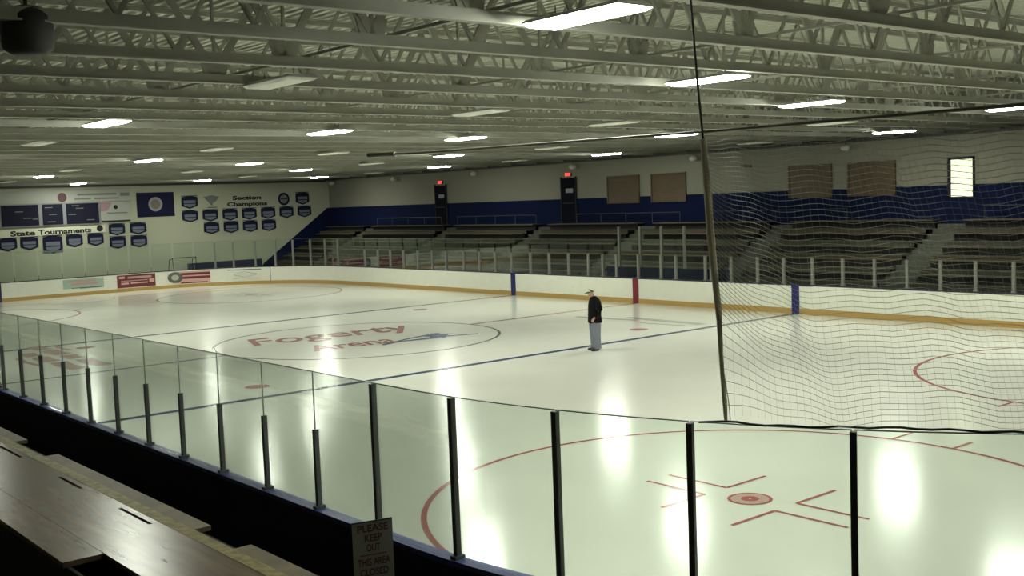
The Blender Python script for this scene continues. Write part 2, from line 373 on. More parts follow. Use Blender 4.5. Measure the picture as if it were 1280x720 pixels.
def pane(s0, s1, label, group):
    n = 1 if (s0 % PER) >= S_FAR0 and False else max(1, int((s1-s0)/1.1))
    t = thing('glass_screen', (*P((s0+s1)/2, .2), 3.36), label, 'glass screen', group)
    sweep(.18, .22, 3.38, GT-.03, s0, s1).build('sheet', 'glass', t)
    sweep(.17, .23, GT-.03, GT+.0, s0, s1).build('top_edge', 'edge', t)['label'] = 'dark green polished top edge'
near_x = [70-3.93*k for k in range(0, 35)]
near_s = [s_near(x) for x in near_x if x > -72]
ordn = ['first', 'second', 'third', 'fourth', 'fifth', 'sixth', 'seventh', 'eighth', 'ninth', 'tenth', 'eleventh', 'twelfth']
for k, s in enumerate(near_s):
    if k == 0:
        post(s, 8.3, 'post', 'tall dark post rising behind the grey notice sign at the near boards', 'posts of the near glass', .16); continue
    lab = ('short dark post in the near glass, %s to the left of the notice sign' % ordn[k-1]) if k < 12 else 'short dark post in the near glass beyond the left edge of the photograph'
    post(s, 6.25, 'post', lab, 'posts of the near glass', .15, jz=GT-.05)
post(s_near(25.3), 6.7, 'postm', 'maroon post at the far left end of the near glass', None, .2)
for k in range(0, 10):
    s = S_NEAR0-28*math.radians(4.5+8.2*k)
    post(s, 8.3, 'post', 'tall dark post in the curved near glass, %s to the right of the notice sign' % ordn[k], 'posts of the near glass', .16)
near_all = sorted([S_NEAR0-28*math.radians(4.5+8.2*k) for k in range(10)]+near_s)
for a, b in zip(near_all, near_all[1:]):
    pane(a+.03, b-.03, 'clear greenish pane of glass between two dark posts on the near boards', 'panes of the near glass')
far_x = [-66.0, -61.8, -57.9, -53.9, -49.7, -45.6, -41.8, -37.2, -33.2, -29.3, -25.5, -21.2, -17.1, -13.0, -9.0, -6.2, -3.6, .4, 4.4, 6.9, 11.7, 12.5+.1, 15.7, 19.6, 23.3, 27.2, 31.1, 35.0, 38.8, 42.5, 46.2, 50.0, 54, 58, 62, 66, 70]
for x in far_x: post(s_far(x), 6.35, 'postf', 'short pale grey post holding the glass on the far boards before the bleachers', 'short posts of the far glass', .3)
end_s = [-12.1, -8.1, -4.1, 0, 4, 8, 12, 16, 20, 24, 28, 32, 36, 39.8, 43.65, 47.05, 51.2, 55.2, 58.95, 62.95, 66.6, 70.2]
for s in end_s:
    post(s, 8.2 if s > 43 else 4.1, 'postf', 'tall pale grey post in the glass around the far rounded corner' if s > 43 else 'low pale bracket at the foot of the glass on the far end boards', 'tall posts of the far corner glass' if s > 43 else 'brackets of the far end glass', .34 if s > 43 else .12)
fs = end_s+[s_far(x) for x in far_x]
for i, (a, b) in enumerate(zip(fs, fs[1:])):
    if b-a < 1.5: continue
    pane(a+.22, b-.22, 'clear pane of glass standing on the far boards or the far end boards', 'panes of the far glass')

# ------------------------------------------------------------ ice markings
ZI = .008
zc = itertools.count()
def zi(): return ZI+.0002*next(zc)
def ring(cx, cy, r, w, name, m, a0=0, a1=360, n=96):
    mb = MB(); z = zi()
    for i in range(n):
        p, q = math.radians(a0+(a1-a0)*i/n), math.radians(a0+(a1-a0)*(i+1)/n)
        mb.poly([(cx+(r+k)*math.cos(t), cy+(r+k)*math.sin(t), z) for t, k in ((p, -w/2), (q, -w/2), (q, w/2), (p, w/2))])
    return mb.build(name, m, ice)
def strip(pts, w, name, m, z=None):
    mb = MB(); z = zi()
    for p, q in zip(pts, pts[1:]):
        p, q = Vector((*p, z)), Vector((*q, z)); d = (q-p).normalized(); n = Vector((-d.y, d.x, 0))*w/2
        mb.poly([p-n, q-n, q+n, p+n])
    return mb.build(name, m, ice)
for x in (-25, 25): strip([(x, -42.4), (x, 42.4)], .85, 'blue_line', 'paint_blue')
strip([(0, 15), (0, 42.4)], .7, 'centre_line', 'paint_logo'); strip([(0, -42.4), (0, -15)], .7, 'centre_line', 'paint_greyred')
ring(0, 0, 15, .3, 'centre_circle', 'paint_dark')
for sx in (-1, 1):
    for y in (-22, 22):
        ring(sx*69, y, 15, .28, 'faceoff_circle', 'paint_red')
        X0, Y0 = sx*69, y
        ring(X0, Y0, .95, .16, 'faceoff_dot_ring', 'paint_red', n=32)
        ring(X0, Y0, .66, .42, 'faceoff_dot_band', 'paint_pale', n=24); ring(X0, Y0, .25, .38, 'faceoff_dot', 'paint_red', n=14)
        for ax in (-1, 1):
            for ay in (-1, 1):
                strip([(X0+ax*5.7, Y0+ay*.8), (X0+ax*2, Y0+ay*.8)], .2, 'faceoff_mark', 'paint_red'); strip([(X0+ax*2, Y0+ay*.8), (X0+ax*2, Y0+ay*3.8)], .2, 'faceoff_mark', 'paint_red')
        for ay in (-1, 1):
            for dx in (-1.8, 1.8): strip([(X0+dx, Y0+ay*15), (X0+dx, Y0+ay*17)], .22, 'hash_mark', 'paint_red')
        o = MB().lathe([(.01, 0), (1., .0), (1., .002)], (sx*20, y, ZI-.002), 28).build('neutral_dot', 'paint_logo', ice)
    h = math.sqrt(28**2-17**2)+14.5
    strip([(sx*89, -h), (sx*89, h)], .25, 'goal_line', 'paint_red')
    ring(sx*89, 0, 6, .2, 'goal_crease', 'paint_red', 90 if sx > 0 else -90, 270 if sx > 0 else 90, 32)
# centre-ice lettering and emblem
textmb('Fogerty', 8.6, (-3.2, -1.0, 0), (.13, 1, 0), (-1, .13, 0), zi()+.01, .3, .11, width=19.5).build('logo_lettering', 'paint_logo', ice)
textmb('Arena', 6.4, (5.6, -3.6, 0), (.1, 1, 0), (-1, .1, 0), zi()+.01, .3, .11, width=9.5).build('logo_lettering', 'paint_logo', ice)
strip([(6.6, -1.2), (4.8, 3.2), (3.6, 7.6), (7.2, 6.0), (5.6, -.6)], .5, 'logo_swoosh', 'paint_logob', ZI+.003)
strip([(7.9, 10.0), (6.4, 6), (6.0, 1), (6.9, -1.5)], .5, 'logo_swoosh', 'paint_logob', ZI+.005)
st = []
for k in range(10):
    r = 2.3 if k % 2 == 0 else 1.0; a = k*math.pi/5+.3; st.append((5.4+r*math.cos(a), 6.4+r*1.0*math.sin(a), ZI+.03))
MB().poly(st).build('logo_star', 'paint_logob', ice)
# advert painted in the ice at the left
for y0, segs in ((-25.6, ((-26, -22), (-21.2, -16), (-15.2, -11.5), (-10.5, -4))), (-28.1, ((-20.5, -17), (-16, -11.2), (-10.4, -3.4))), (-23.9, ((-25, -19),)), (-30.0, ((-17, -9),))):
    for u0, u1 in segs: strip([(u0, y0+.2), ((u0+u1)/2, y0-.2), (u1, y0+.1)], 1.7 if y0 in (-25.6, -28.1) else .6, 'ice_advert_lettering', 'paint_ad')
strip([(5, 27.0), (14, 28.0)], .9, 'ice_advert_lettering', 'paint_grey')
strip([(11, 29.5), (22.6, 29.2)], 1.3, 'ice_advert_lettering', 'paint_grey')
strip([(16, 26.4), (22, 27)], .5, 'ice_advert_lettering', 'paint_grey')

# ------------------------------------------------------------ far bleachers
rowz = [9.9, 8.45, 7.05, 5.7, 4.3]; rowy = [59.6, 57.0, 54.4, 51.8, 49.2]
stairs_x = [-92.0, -64, -38, -14.5, 10, 34, 58]
edges = [-108]+[v for x in stairs_x for v in (x-1.9, x+1.9)]+[80]
names = ['leftmost', 'second from the left', 'third from the left', 'fourth from the left', 'fifth from the left', 'sixth from the left', 'seventh from the left', 'rightmost']
for i in range(0, len(edges), 2):
    x0, x1 = edges[i], edges[i+1]
    t = thing('bleacher_section', ((x0+x1)/2, 55, 0), 'brown stepped bleacher section by the far wall, %s between the stairs' % names[i//2], 'bleachers', 'far bleacher sections')
    for k, (y, z) in enumerate(zip(rowy, rowz)):
        back = 62 if k == 0 else rowy[k-1]
        MB().box(x0, x1, y-.05, y+1.0 if k else 61.95, z-.14, z).build('seat_board', 'seat', t)
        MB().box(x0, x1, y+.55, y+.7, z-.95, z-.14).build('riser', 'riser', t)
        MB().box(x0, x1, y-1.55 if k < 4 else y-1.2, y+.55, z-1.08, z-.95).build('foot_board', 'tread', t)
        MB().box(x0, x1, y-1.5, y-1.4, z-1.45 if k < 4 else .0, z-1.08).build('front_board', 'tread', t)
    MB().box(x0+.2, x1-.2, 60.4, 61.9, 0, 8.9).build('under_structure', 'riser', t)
for k, x in enumerate(stairs_x):
    t = thing('bleacher_stair', (x, 55, 0), 'grey concrete stair climbing the far bleachers, %s' % ('leftmost of the stairs' if k == 0 else names[k]), 'stair', 'stairs of the far bleachers')
    b = MB(); n = 12
    for j in range(n):
        y0 = 48.2+j*(61.9-48.2)/n; b.box(x-1.9, x+1.9, y0, 61.95, 3.3+j*.55-.55 if j else 0, 3.3+j*.55)
    b.build('steps', 'stair', t)
# hand rails on the top walkway
for k, (a, b_) in enumerate(((-89, -67), (-62, -40), (-30, -8), (-2, 20), (38, 70))):
    t = thing('hand_rail', ((a+b_)/2, 60.5, 9.9), 'thin grey hand rail before the blue far wall, %s' % names[k], 'hand rail', 'hand rails above the far bleachers')
    MB().tube([(a, 60.5, 11.4), (b_, 60.5, 11.4)], .07, 6).build('rail', 'rail', t)
    for j in range(5):
        xx = a+(b_-a)*j/4; MB().tube([(xx, 60.5, 9.9), (xx, 60.5, 11.4)], .05, 6).build('upright', 'rail', t)
# players' box behind the far boards
t = thing('bench_screen', (1.5, 47.4, 0), 'tall glazed screen with blue base behind the players bench', 'screen')
MB().box(-10, 12, 47.2, 47.5, 0, 4.3).build('blue_panel', 'wallb', t)
for x in (-7.6, -3.6, .3, 4.3): MB().box(x-.16, x+.16, 47.2, 47.5, 4.3, 9.85).build('screen_post', 'postf', t)
for a, b_ in ((-7.4, -3.8), (-3.4, .1), (.5, 4.1)): MB().box(a, b_, 47.33, 47.37, 4.3, 9.7).build('screen_glass', 'glass', t)

# ------------------------------------------------------------ doors, shutters, window, exit signs on the far wall
def exit_sign(x, z, lab):
    t = thing('exit_sign', (x, 61.8, z), lab, 'exit sign', 'exit signs')
    bx_ = MB().box(x-.75, x+.75, 61.75, 61.98, z-.28, z+.28).build('box', 'exitb', t)
    textmb('EXIT', .62, (x, 61.75, z-.22), (1, 0, 0), (0, 0, 1), .02, 0, .02, width=1.3).build('lettering', 'exitl', bx_)['label'] = 'glowing red letters EXIT'
for k, x in enumerate((-68.7, -33.2)):
    d = MB().box(x-1.65, x+1.65, 61.8, 61.98, 9.9, 17.3).build('door_%d' % (k+1), 'door'); struct(d)
    MB().box(x-.6, x+1.1, 61.74, 61.8, 14.9, 15.6).build('door_pane', 'scf', d)
    MB().box(x-1.85, x-1.65, 61.7, 61.98, 9.9, 17.5).build('door_frame', 'ink', d); MB().box(x+1.65, x+1.85, 61.7, 61.98, 9.9, 17.5).build('door_frame', 'ink', d)
    MB().tube([(x-1.3, 61.7, 13.2), (x+1.2, 61.7, 13.2)], .06, 6).build('push_bar', 'rail', d)
    exit_sign(x, 17.9, 'red lit exit sign above the %s navy door on the far wall' % ('left' if k == 0 else 'right'))
for k, (a, b_) in enumerate(((-24.1, -17.4), (-14.7, -8.0), (10.3, 16.8), (19.4, 25.9))):
    t = thing('wall_shutter', ((a+b_)/2, 61.9, 13), 'brown slatted shutter on the far wall, %s' % ['leftmost, between right door and net rope', 'just left of the net rope', 'just right of the net rope', 'rightmost, nearest the bright window'][k], 'shutter', 'brown shutters on the far wall')
    MB().box(a, b_, 61.86, 61.98, 13.0, 17.1).build('backing', 'shutter', t)
    b = MB(); z = 13.1
    while z < 17: b.hexa([(a+.1, 61.86, z), (b_-.1, 61.86, z), (b_-.1, 61.86, z+.32), (a+.1, 61.86, z+.32)], [(a+.1, 61.8, z), (b_-.1, 61.8, z), (b_-.1, 61.85, z+.3), (a+.1, 61.85, z+.3)]); z += .42
    b.build('slats', 'shutter', t)
    b = MB(); b.box(a-.12, a+.08, 61.72, 61.98, 12.9, 17.2); b.box(b_-.08, b_+.12, 61.72, 61.98, 12.9, 17.2); b.box(a, b_, 61.72, 61.98, 17.05, 17.2); b.box(a, b_, 61.72, 61.98, 12.9, 13.02); b.build('frame', 'shutter', t)
wn = MB().box(33.1, 36.0, 61.9, 61.97, 12.5, 16.9).build('window_1', 'dayl'); struct(wn)
b = MB(); b.box(32.8, 33.2, 61.8, 61.98, 12.3, 17.1); b.box(35.9, 36.1, 61.8, 61.98, 12.3, 17.1); b.box(32.8, 36.1, 61.8, 61.98, 16.85, 17.15); b.box(32.8, 36.1, 61.8, 61.98, 12.3, 12.5)
b.build('window_frame', 'ink', wn)
MB().box(33.2, 34.2, 61.85, 61.9, 14.0, 14.1).build('window_latch', 'ink', wn)
t = thing('wall_box', (-0.5, 61.8, 18), 'small reddish fixture on the far wall right of the net rope', 'wall fixture')
MB().box(2.3, 4.0, 61.7, 61.98, 17.35, 17.75).build('housing', 'shutter', t)

# ------------------------------------------------------------ banners on the end wall
XW = XE+.06
def wbox(y0, y1, z0, z1, d0, d1, name, m, t): return MB().box(XE+d0, XE+d1, y0, y1, z0, z1).build(name, m, t)
def shield(y0, y1, z0, z1, label, group, kind=0):
    t = thing('shield_banner', (XE, (y0+y1)/2, z0), label, 'banner', group)
    w = y1-y0; h = z1-z0; ym = (y0+y1)/2
    def pr(pts, d0, d1, nm, m, p): return MB().hexa([(XE+d0, y, z) for y, z in pts], [(XE+d1, y, z) for y, z in pts]).build(nm, m, p)
    cl = pr([(y0+.0*w, z0+.72*h), (y0-.0*w, z0+.22*h), (ym, z0), (y1, z0+.22*h), (y1, z0+.72*h), (y1-.02*w, z1-.08*h), (ym+.22*w, z1-.02*h), (ym-.22*w, z1-.02*h), (y0+.02*w, z1-.08*h)][::-1], .05, .12, 'cloth', 'navy', t)
    wbox(y0+.0*w, y1-.0*w, z1-.02*h, z1+.03*h, .05, .16, 'hanging_bar', 'ink', t)
    wbox(y0+.14*w, y1-.14*w, z0+.44*h, z0+.66*h, .12, .14, 'lettering_panel', 'grey', cl)
    pr([(y0+.14*w, z0+.38*h), (y0+.16*w, z0+.26*h), (ym, z0+.12*h), (y1-.16*w, z0+.26*h), (y1-.14*w, z0+.38*h)][::-1], .12, .14, 'lettering_panel', 'grey', cl)
    if kind: wbox(y0, y1, z0+.06*h, z0+.17*h, .12, .15, 'lower_band', 'grey', cl)
g = 'shield banners on the end wall'
for k, (a, b_) in enumerate(((-6.1, -3.0), (-2.4, .7), (1.5, 5.0), (5.7, 8.7), (9.6, 12.6))):
    z0, z1 = (8.3, 10.7)
    if k == 2: z0 = 7.4
    shield(a, b_, z0+.03*k, z1+.03*k, 'navy shield banner under the State Tournaments strip, %s' % ['cut off at the photo edge', 'left of the long one', 'the long one in the middle', 'right of the long one', 'at the right end'][k], g, k == 2)
for j, (z0, z1) in enumerate(((10.2, 12.45), (7.7, 10.0))):
    for k, (a, b_) in enumerate(((13.7, 16.8), (17.8, 21.0))):
        shield(a, b_, z0, z1, 'navy shield banner right of the State Tournaments strip, %s %s of a block of four' % (['upper', 'lower'][j], ['left', 'right'][k]), g)
ys = [28.4+4.28*k for k in range(7)]
for k, y in enumerate(ys): shield(y, y+3.3, 12.05+.0*k, 14.45+.01*k, 'navy shield banner in the row below the Section Champions lettering, %s' % names[k if k < 6 else 7], g)
for k in range(4): shield(32.8+4.25*k, 36.1+4.25*k, 9.5, 11.9, 'navy shield banner in the lowest row by the blue slope, %s' % ['leftmost', 'second from left', 'third from left', 'rightmost'][k], g)
shield(28.4, 31.8, 14.75, 17.3, 'navy shield banner in the top row directly right of the flag', g)
shield(53.8, 57.0, 14.75, 17.4, 'navy shield banner at the right end of the top row near the corner', g)
def ringwall(y, z, r0, r1, d, m, nm, t, ky=1.):
    mb = MB(); N = 24
    for i in range(N):
        q = []
        for ang, r in ((2*math.pi*i/N, r0), (2*math.pi*(i+1)/N, r0), (2*math.pi*(i+1)/N, r1), (2*math.pi*i/N, r1)): q.append((XE+d, y+r*ky*math.cos(ang), z+r*math.sin(ang)))
        mb.poly(q if r0 > 0 else [q[0], q[2], q[3]])
    mb.build(nm, m, t)
t = thing('round_emblem', (XE, 51, 16), 'dark round emblem left of the top right shield banner on the end wall', 'emblem')
ringwall(51.0, 16.1, .9, 1.35, .06, 'navy', 'rim', t); ringwall(51.0, 16.1, 0, .9, .06, 'inkb', 'centre', t)
wbox(50.2, 51.8, 16.0, 16.2, .06, .08, 'bar', 'navy', t)
t = thing('bird_emblem', (XE, 35, 16), 'dark spread-wing emblem beside the shield right of the flag', 'emblem')
MB().hexa([(XE+.04, y, z) for y, z in ((33.0, 17.0), (34.8, 17.35), (36.4, 17.0), (35.8, 16.2), (35.0, 15.7), (34.9, 15.2), (34.5, 15.5), (34.0, 16.1))], [(XE+.1, y, z) for y, z in ((33.0, 17.0), (34.8, 17.35), (36.4, 17.0), (35.8, 16.2), (35.0, 15.7), (34.9, 15.2), (34.5, 15.5), (34.0, 16.1))]).build('wings', 'inkb', t)
wbox(33.9, 35.9, 14.8, 14.95, .04, .1, 'base_line', 'ink', t)
t = thing('wall_lettering', (XE, 42.5, 16), 'dark lettering Section Champions above the shield banners on the end wall', 'lettering')
textmb('Section', 1.1, (XE, 42.6, 16.25), (0, 1, 0), (0, 0, 1), .05, 0, .05, width=6.4).build('upper_line', 'ink', t)
textmb('Champions', 1.1, (XE, 42.6, 15.0), (0, 1, 0), (0, 0, 1), .05, 0, .05, width=9.0).build('lower_line', 'ink', t)
# flag
t = thing('wall_flag', (XE, 23, 13.4), 'dark blue flag with a round seal on the end wall', 'flag')
wbox(19.4, 26.9, 13.45, 18.2, .05, .1, 'cloth', 'navy', t)
ringwall(23.1, 15.9, .95, 1.4, .12, 'sealb', 'seal_ring', t); ringwall(23.1, 15.9, 0, .95, .12, 'seal', 'seal_centre', t)
# scoreboard
t = thing('scoreboard', (XE, 4, 12.7), 'long dark scoreboard of three black panels on the end wall', 'scoreboard')
cb_ = wbox(-6, 12.2, 12.55, 16.7, .03, .4, 'cabinet', 'scf', t)
for a, b_ in ((-5.4, 1.0), (1.7, 5.3), (5.95, 11.9)): wbox(a, b_, 12.75, 16.5, .4, .5, 'display_panel', 'scb', t)
for y, z in ((-2.4, 15.3), (-1.0, 14.1), (.6, 13.9), (3.5, 14.6), (3.2, 13.3), (7.0, 14.5), (8.4, 15.6), (10.3, 13.4), (2.8, 15.9), (7.6, 16.1)):
    wbox(y-.7, y+.7, z-.06, z+.08, .5, .52, 'marking', 'inkb', cb_)
t = thing('sponsor_header', (XE, 6, 17), 'long grey header board with maroon roundel above the scoreboard', 'sign')
wbox(-14, 18, 16.75, 19.0, .05, .3, 'board', 'hdr', t)
ringwall(5.4, 17.7, 0, .85, .32, 'maroon', 'roundel', t)
for a, b_, z0, z1 in ((8.2, 15.5, 17.95, 18.3), (7.6, 10.6, 17.2, 17.45), (11.3, 16, 17.2, 17.45), (16.2, 18, 17.7, 18.3)): wbox(a, b_, z0, z1, .3, .33, 'lettering_bar', 'inkb', t)
t = thing('sponsor_sign', (XE, 15, 13), 'pale panel with pink corner hanging right of the scoreboard', 'sign')
wbox(12.3, 18.0, 13.1, 16.6, .05, .3, 'board', 'hdr', t)
MB().hexa([(XE+.3, y, z) for y, z in ((12.35, 16.5), (12.35, 14.8), (13.6, 15.0), (14.6, 16.5))], [(XE+.33, y, z) for y, z in ((12.35, 16.5), (12.35, 14.8), (13.6, 15.0), (14.6, 16.5))]).build('pink_corner', 'pink', t)
ringwall(15.2, 15.6, 0, .4, .33, 'ink', 'emblem', t)
wbox(13.5, 17.4, 14.4, 14.6, .3, .33, 'lettering_bar', 'inkb', t); wbox(12.5, 17.9, 12.85, 13.1, .05, .3, 'lower_rail', 'ink', t)
t = thing('banner_strip', (XE, 4, 11), 'long cream strip reading State Tournaments below the scoreboard', 'banner')
MB().hexa([(XE+.05, -14, 10.7), (XE+.05, 13, 10.95), (XE+.05, 13, 12.3), (XE+.05, -14, 12.1)], [(XE+.14, -14, 10.7), (XE+.14, 13, 10.95), (XE+.14, 13, 12.3), (XE+.14, -14, 12.1)]).build('cloth', 'cream', t)
textmb('State', 1.25, (XE, -1.9, 11.0), (0, 1, .008), (0, 0, 1), .16, 0, .05, width=4.3).build('lettering', 'ink', t); textmb('Tournaments', 1.25, (XE, 5.6, 11.06), (0, 1, .008), (0, 0, 1), .16, 0, .05, width=9.6).build('lettering', 'ink', t)
ringwall(12.0, 11.7, 0, .6, .16, 'ink', 'emblem', t)
t = thing('wall_panel_board', (XE, 9, 8), 'pale backing board behind the left shield banners', 'panel')
MB().box(XE, XE+.03, -20, 13.2, 7.1, 10.8).build('board', 'walle', t)
# spare goal frame behind the far end boards
t = thing('spare_goal', (-104, 25.7, 0), 'dark goal frame standing behind the end boards beneath the flag', 'goal')
MB().tube([(-104, 23.4, 0), (-104, 23.4, 5.4), (-104, 28.1, 5.4), (-104, 28.1, 0)], .09, 8).build('front_frame', 'ink', t)
MB().tube([(-104, 23.4, 5.3), (-105.6, 23.4, 5.0), (-107, 23.4, 0.1), (-107, 28.1, 0.1), (-105.6, 28.1, 5.0), (-104, 28.1, 5.3)], .06, 8).build('rear_frame', 'ink', t)
b = MB()
for k in range(14): z = .3+k*.37; b.tube([(-105.6-(5-z)*.25, 23.4, z), (-105.6-(5-z)*.25, 28.1, z)], .015, 4)
for k in range(13): y = 23.5+k*.38; b.tube([(-105.6, y, 5), (-107, y, .1)], .015, 4)
b.build('netting', 'netc', t)
t = thing('low_barrier', (-106, 40, 0), 'dark low barrier along the end wall behind the curved boards', 'barrier')
MB().box(-108, -107.6, 28, 44, 0, 4.0).build('panel', 'capdark', t)

# ------------------------------------------------------------ netting over the near end
def lerp(a, b, t): return a+(b-a)*t
netlen = 22.; S0 = S_NEAR0-28*math.radians(90-67.3)
t = thing('safety_net', (82.8, -40.4, 8.35), 'pale corded safety net hanging above the curved near glass', 'net')
def netpt(u, h, ph=0):
    """u along the boards in feet from the net edge, h 0..1 from bottom to top"""
    xb, yb = P(S0-u, .25); xt = 82.25+u*.93; yt = -40.3+u*.06
    zb, zt = 8.42, 15.5
    wob = .16*math.sin(u*1.35+h*3)+.07*math.sin(u*3.1+h*7)
    z = lerp(zb, zt, h)+.10*math.sin(u*1.5+.6)*(1-h)+.05*math.sin(u*3.7+h*4)
    z += 1.7*math.exp(-u/1.1)*(1-h)**.7*min(1, h*6)
    k = h**1.3
    return (lerp(xb, xt, k)+0*wob, lerp(yb, yt, k)+wob*min(1, u), z)
b = MB(); rows = 52
for j in range(1, rows):
    h = j/rows; pts = []; u = 0
    while u < netlen: pts.append(netpt(u, h)); u += .22 if u < 3 else .4
    b.tube(pts, .0075, 3)
b.build('cross_cords', 'netc', t)
b = MB(); u = .12
while u < netlen:
    b.tube([netpt(u, i/26) for i in range(27)], .0019, 3); u += .17
b.build('upright_cords', 'netc', t)
b = MB(); u = 0
for i, (rr, ph) in enumerate(((.05, 0), (.14, 1))):
    b.tube([(82.8+rr*.8-(k/24)*.55+.05*math.sin(k*.7+ph), -40.33, 8.35+k/24*7.3) for k in range(25)], .014, 4)
b.build('gathered_strands', 'rope', t)
b = MB().tube([(82.8, -40.32, 8.35), (82.72, -40.32, 9.6), (82.66, -40.32, 10.93), (82.46, -40.32, 12.95), (82.29, -40.32, 15.5)], .065, 8, rs=[.045, .055, .07, .10, .08]); b.build('edge_rope', 'rope', t)
pts = [P(S_NEAR0-28*math.radians(90-68.6), .22)+(8.34,)]+[(P(S0-u, .25)[0], P(S0-u, .25)[1], 8.41-.04*math.sin(u*1.1)*math.exp(-u*.1)+.02*math.sin(u*5)) for u in [i*.35 for i in range(63)]]
MB().tube(pts, .03, 6).build('bottom_rope', 'black', t)['label'] = 'black rope along the bottom of the net'
b = MB().tube([(82.29, -40.32, 15.4), (82.13, -40.32, 17), (81.9, -40.32, 20.2)], .03, 6); b.build('hanging_rope', 'black', t)
t = thing('net_pipe', (80, -40.3, 15.7), 'long dark pipe hung beneath the trusses carrying the safety net', 'pipe')
MB().tube([(66.9, -40.3, 15.95), (70, -40.3, 15.85), (82.3, -40.3, 15.68), (90.4, -40.3, 15.64), (110, -40.3, 15.6)], .038, 8).build('tube', 'pipe', t)
MB().tube([(66.7, -40.3, 15.95), (68.4, -40.3, 15.9)], .09, 8).build('end_cap', 'pipe', t)
for x in (97.9, 104.5): MB().tube([(x, -40.3, 15.6), (x, -40.3, 20.1)], .015, 5).build('hanging_wire', 'dark', t)

# ------------------------------------------------------------ near bleachers
nb = thing('near_bleacher', (60, -55, 0), 'worn brown wooden bleacher with yellow nosing at the lower left', 'bleachers')
zp = 5.0
b = MB()
slots = [(53.0, 56.2), (60.7, 63.0), (66.5, 69.0)]
b.box(-20, 110, -52.0, -50.05, zp-.15, zp)
xx = -20
for a, c in slots+[(110, 110)]:
    b.box(xx, a, -50.05, -49.93, zp-.15, zp); xx = c
b.box(-20, 110, -49.93, -49.72, zp-.15, zp)
b.build('deck_board', 'wood', nb)
MB().box(-20, 70.8, -53.1, -52.02, zp-.15, zp).build('deck_board', 'wood', nb)['label'] = 'rear deck board ending in a square cut'
MB().box(-20, 110, -49.72, -49.32, zp-.15, zp+.01).build('yellow_nosing', 'yellow', nb)['label'] = 'worn yellow painted edge strip'
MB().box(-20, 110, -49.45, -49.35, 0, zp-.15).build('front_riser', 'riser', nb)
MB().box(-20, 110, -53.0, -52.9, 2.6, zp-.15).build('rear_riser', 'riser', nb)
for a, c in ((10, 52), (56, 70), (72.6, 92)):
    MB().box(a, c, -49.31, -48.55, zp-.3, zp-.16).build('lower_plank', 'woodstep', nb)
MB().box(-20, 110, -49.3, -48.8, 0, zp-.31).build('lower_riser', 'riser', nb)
MB().box(-20, 110, -69.9, -52.05, 2.3, 2.6).build('foot_floor', 'grimy', nb)
for x in (72.4, 40.): MB().tube([(x, -52.7, 2.6), (x, -52.7, zp-.15)], .06, 8).build('support_pipe', 'rail', nb)
for x in (30, 45, 58, 66): MB().box(x-.05, x+.05, -53.0, -50.2, zp-.5, zp-.16).build('bracket', 'riser', nb)
# notice sign in the aisle
t = thing('notice_sign', (73.6, -45.3, 0), 'grey notice sign reading PLEASE KEEP OUT standing before the near glass', 'sign')
A = Vector((73.56, -45.86, 0)); B = Vector((73.88, -44.69, 0)); d = (B-A).normalized(); nn = Vector((d.y, -d.x, 0))
def sb(a0, a1, z0, z1, d0, d1): return [A+d*a+nn*k+Vector((0, 0, z0)) for a, k in ((a0, d0), (a1, d0), (a1, d1), (a0, d1))], [A+d*a+nn*k+Vector((0, 0, z1)) for a, k in ((a0, d0), (a1, d0), (a1, d1), (a0, d1))]
Wd = (B-A).length
sp_ = MB().hexa(*sb(0, Wd, 2.9, 5.0, -.04, 0)).build('panel', 'sign', t)
MB().hexa(*sb(0, Wd, 5.0, 5.03, -.045, .005)).build('top_edge', 'ink', t)
for txt, z, wd in (('PLEASE', 4.72, .92), ('KEEP', 4.43, .52), ('OUT', 4.14, .42), ('THIS AREA', 3.72, .98), ('CLOSED', 3.42, .86)):
    textmb(txt, .3, A+d*Wd/2+Vector((0, 0, z)), d, (0, 0, 1), .012, 0, .006, width=wd).build('lettering', 'signink', sp_)
MB().hexa(*sb(.2, Wd-.2, 4.02, 4.045, 0, .012)).build('rule', 'signink', sp_)
pp = A+d*Wd/2-nn*.1
MB().tube([pp+Vector((0, 0, .05)), pp+Vector((0, 0, 4.6))], .05, 8).build('stand_pole', 'dark', t)
MB().lathe([(.6, 0), (.6, .06), (.1, .14)], (pp.x, pp.y, 0), 16).build('stand_base', 'dark', t)

# ------------------------------------------------------------ the person on the ice
PX, PY = 27.62, 8.33
fd = Vector((-.38, -.92, 0)).normalized(); sd = Vector((-fd.y, fd.x, 0))    # facing, and the person's left
def pp_(f, s, z): return Vector((PX, PY, 0))+fd*f+sd*s+Vector((0, 0, z))
person = thing('person', (PX, PY, 0), 'person in a dark cap, black jacket and grey jeans looking down on the ice', 'person')
def skin_mesh(name, verts, edges, radii, m, sub=2):
    me = bpy.data.meshes.new(name); me.from_pydata([tuple(v*F) for v in verts], edges, [])
    o = bpy.data.objects.new(name, me); col.objects.link(o)
    sk = o.modifiers.new('skin', 'SKIN')
    for i, r in enumerate(radii):
        r = r if isinstance(r, tuple) else (r, r); me.skin_vertices[0].data[i].radius = (r[0]*F, r[1]*F)
    me.skin_vertices[0].data[0].use_root = True
    sb_ = o.modifiers.new('sub', 'SUBSURF'); sb_.levels = sub; sb_.render_levels = sub
    bpy.context.view_layer.update()
    me2 = bpy.data.meshes.new_from_object(o.evaluated_get(bpy.context.evaluated_depsgraph_get()))
    bpy.data.objects.remove(o)
    me2.materials.clear(); me2.materials.append(M[m])
    for p in me2.polygons: p.use_smooth = True
    o = bpy.data.objects.new(name, me2); col.objects.link(o); o.parent = person; o.matrix_parent_inverse = Matrix.Translation(-person.location)
    return o
V = []; E = []; Rr = []
def av(v, r, par=None):
    V.append(v); Rr.append(r)
    if par is not None: E.append((par, len(V)-1))
    return len(V)-1
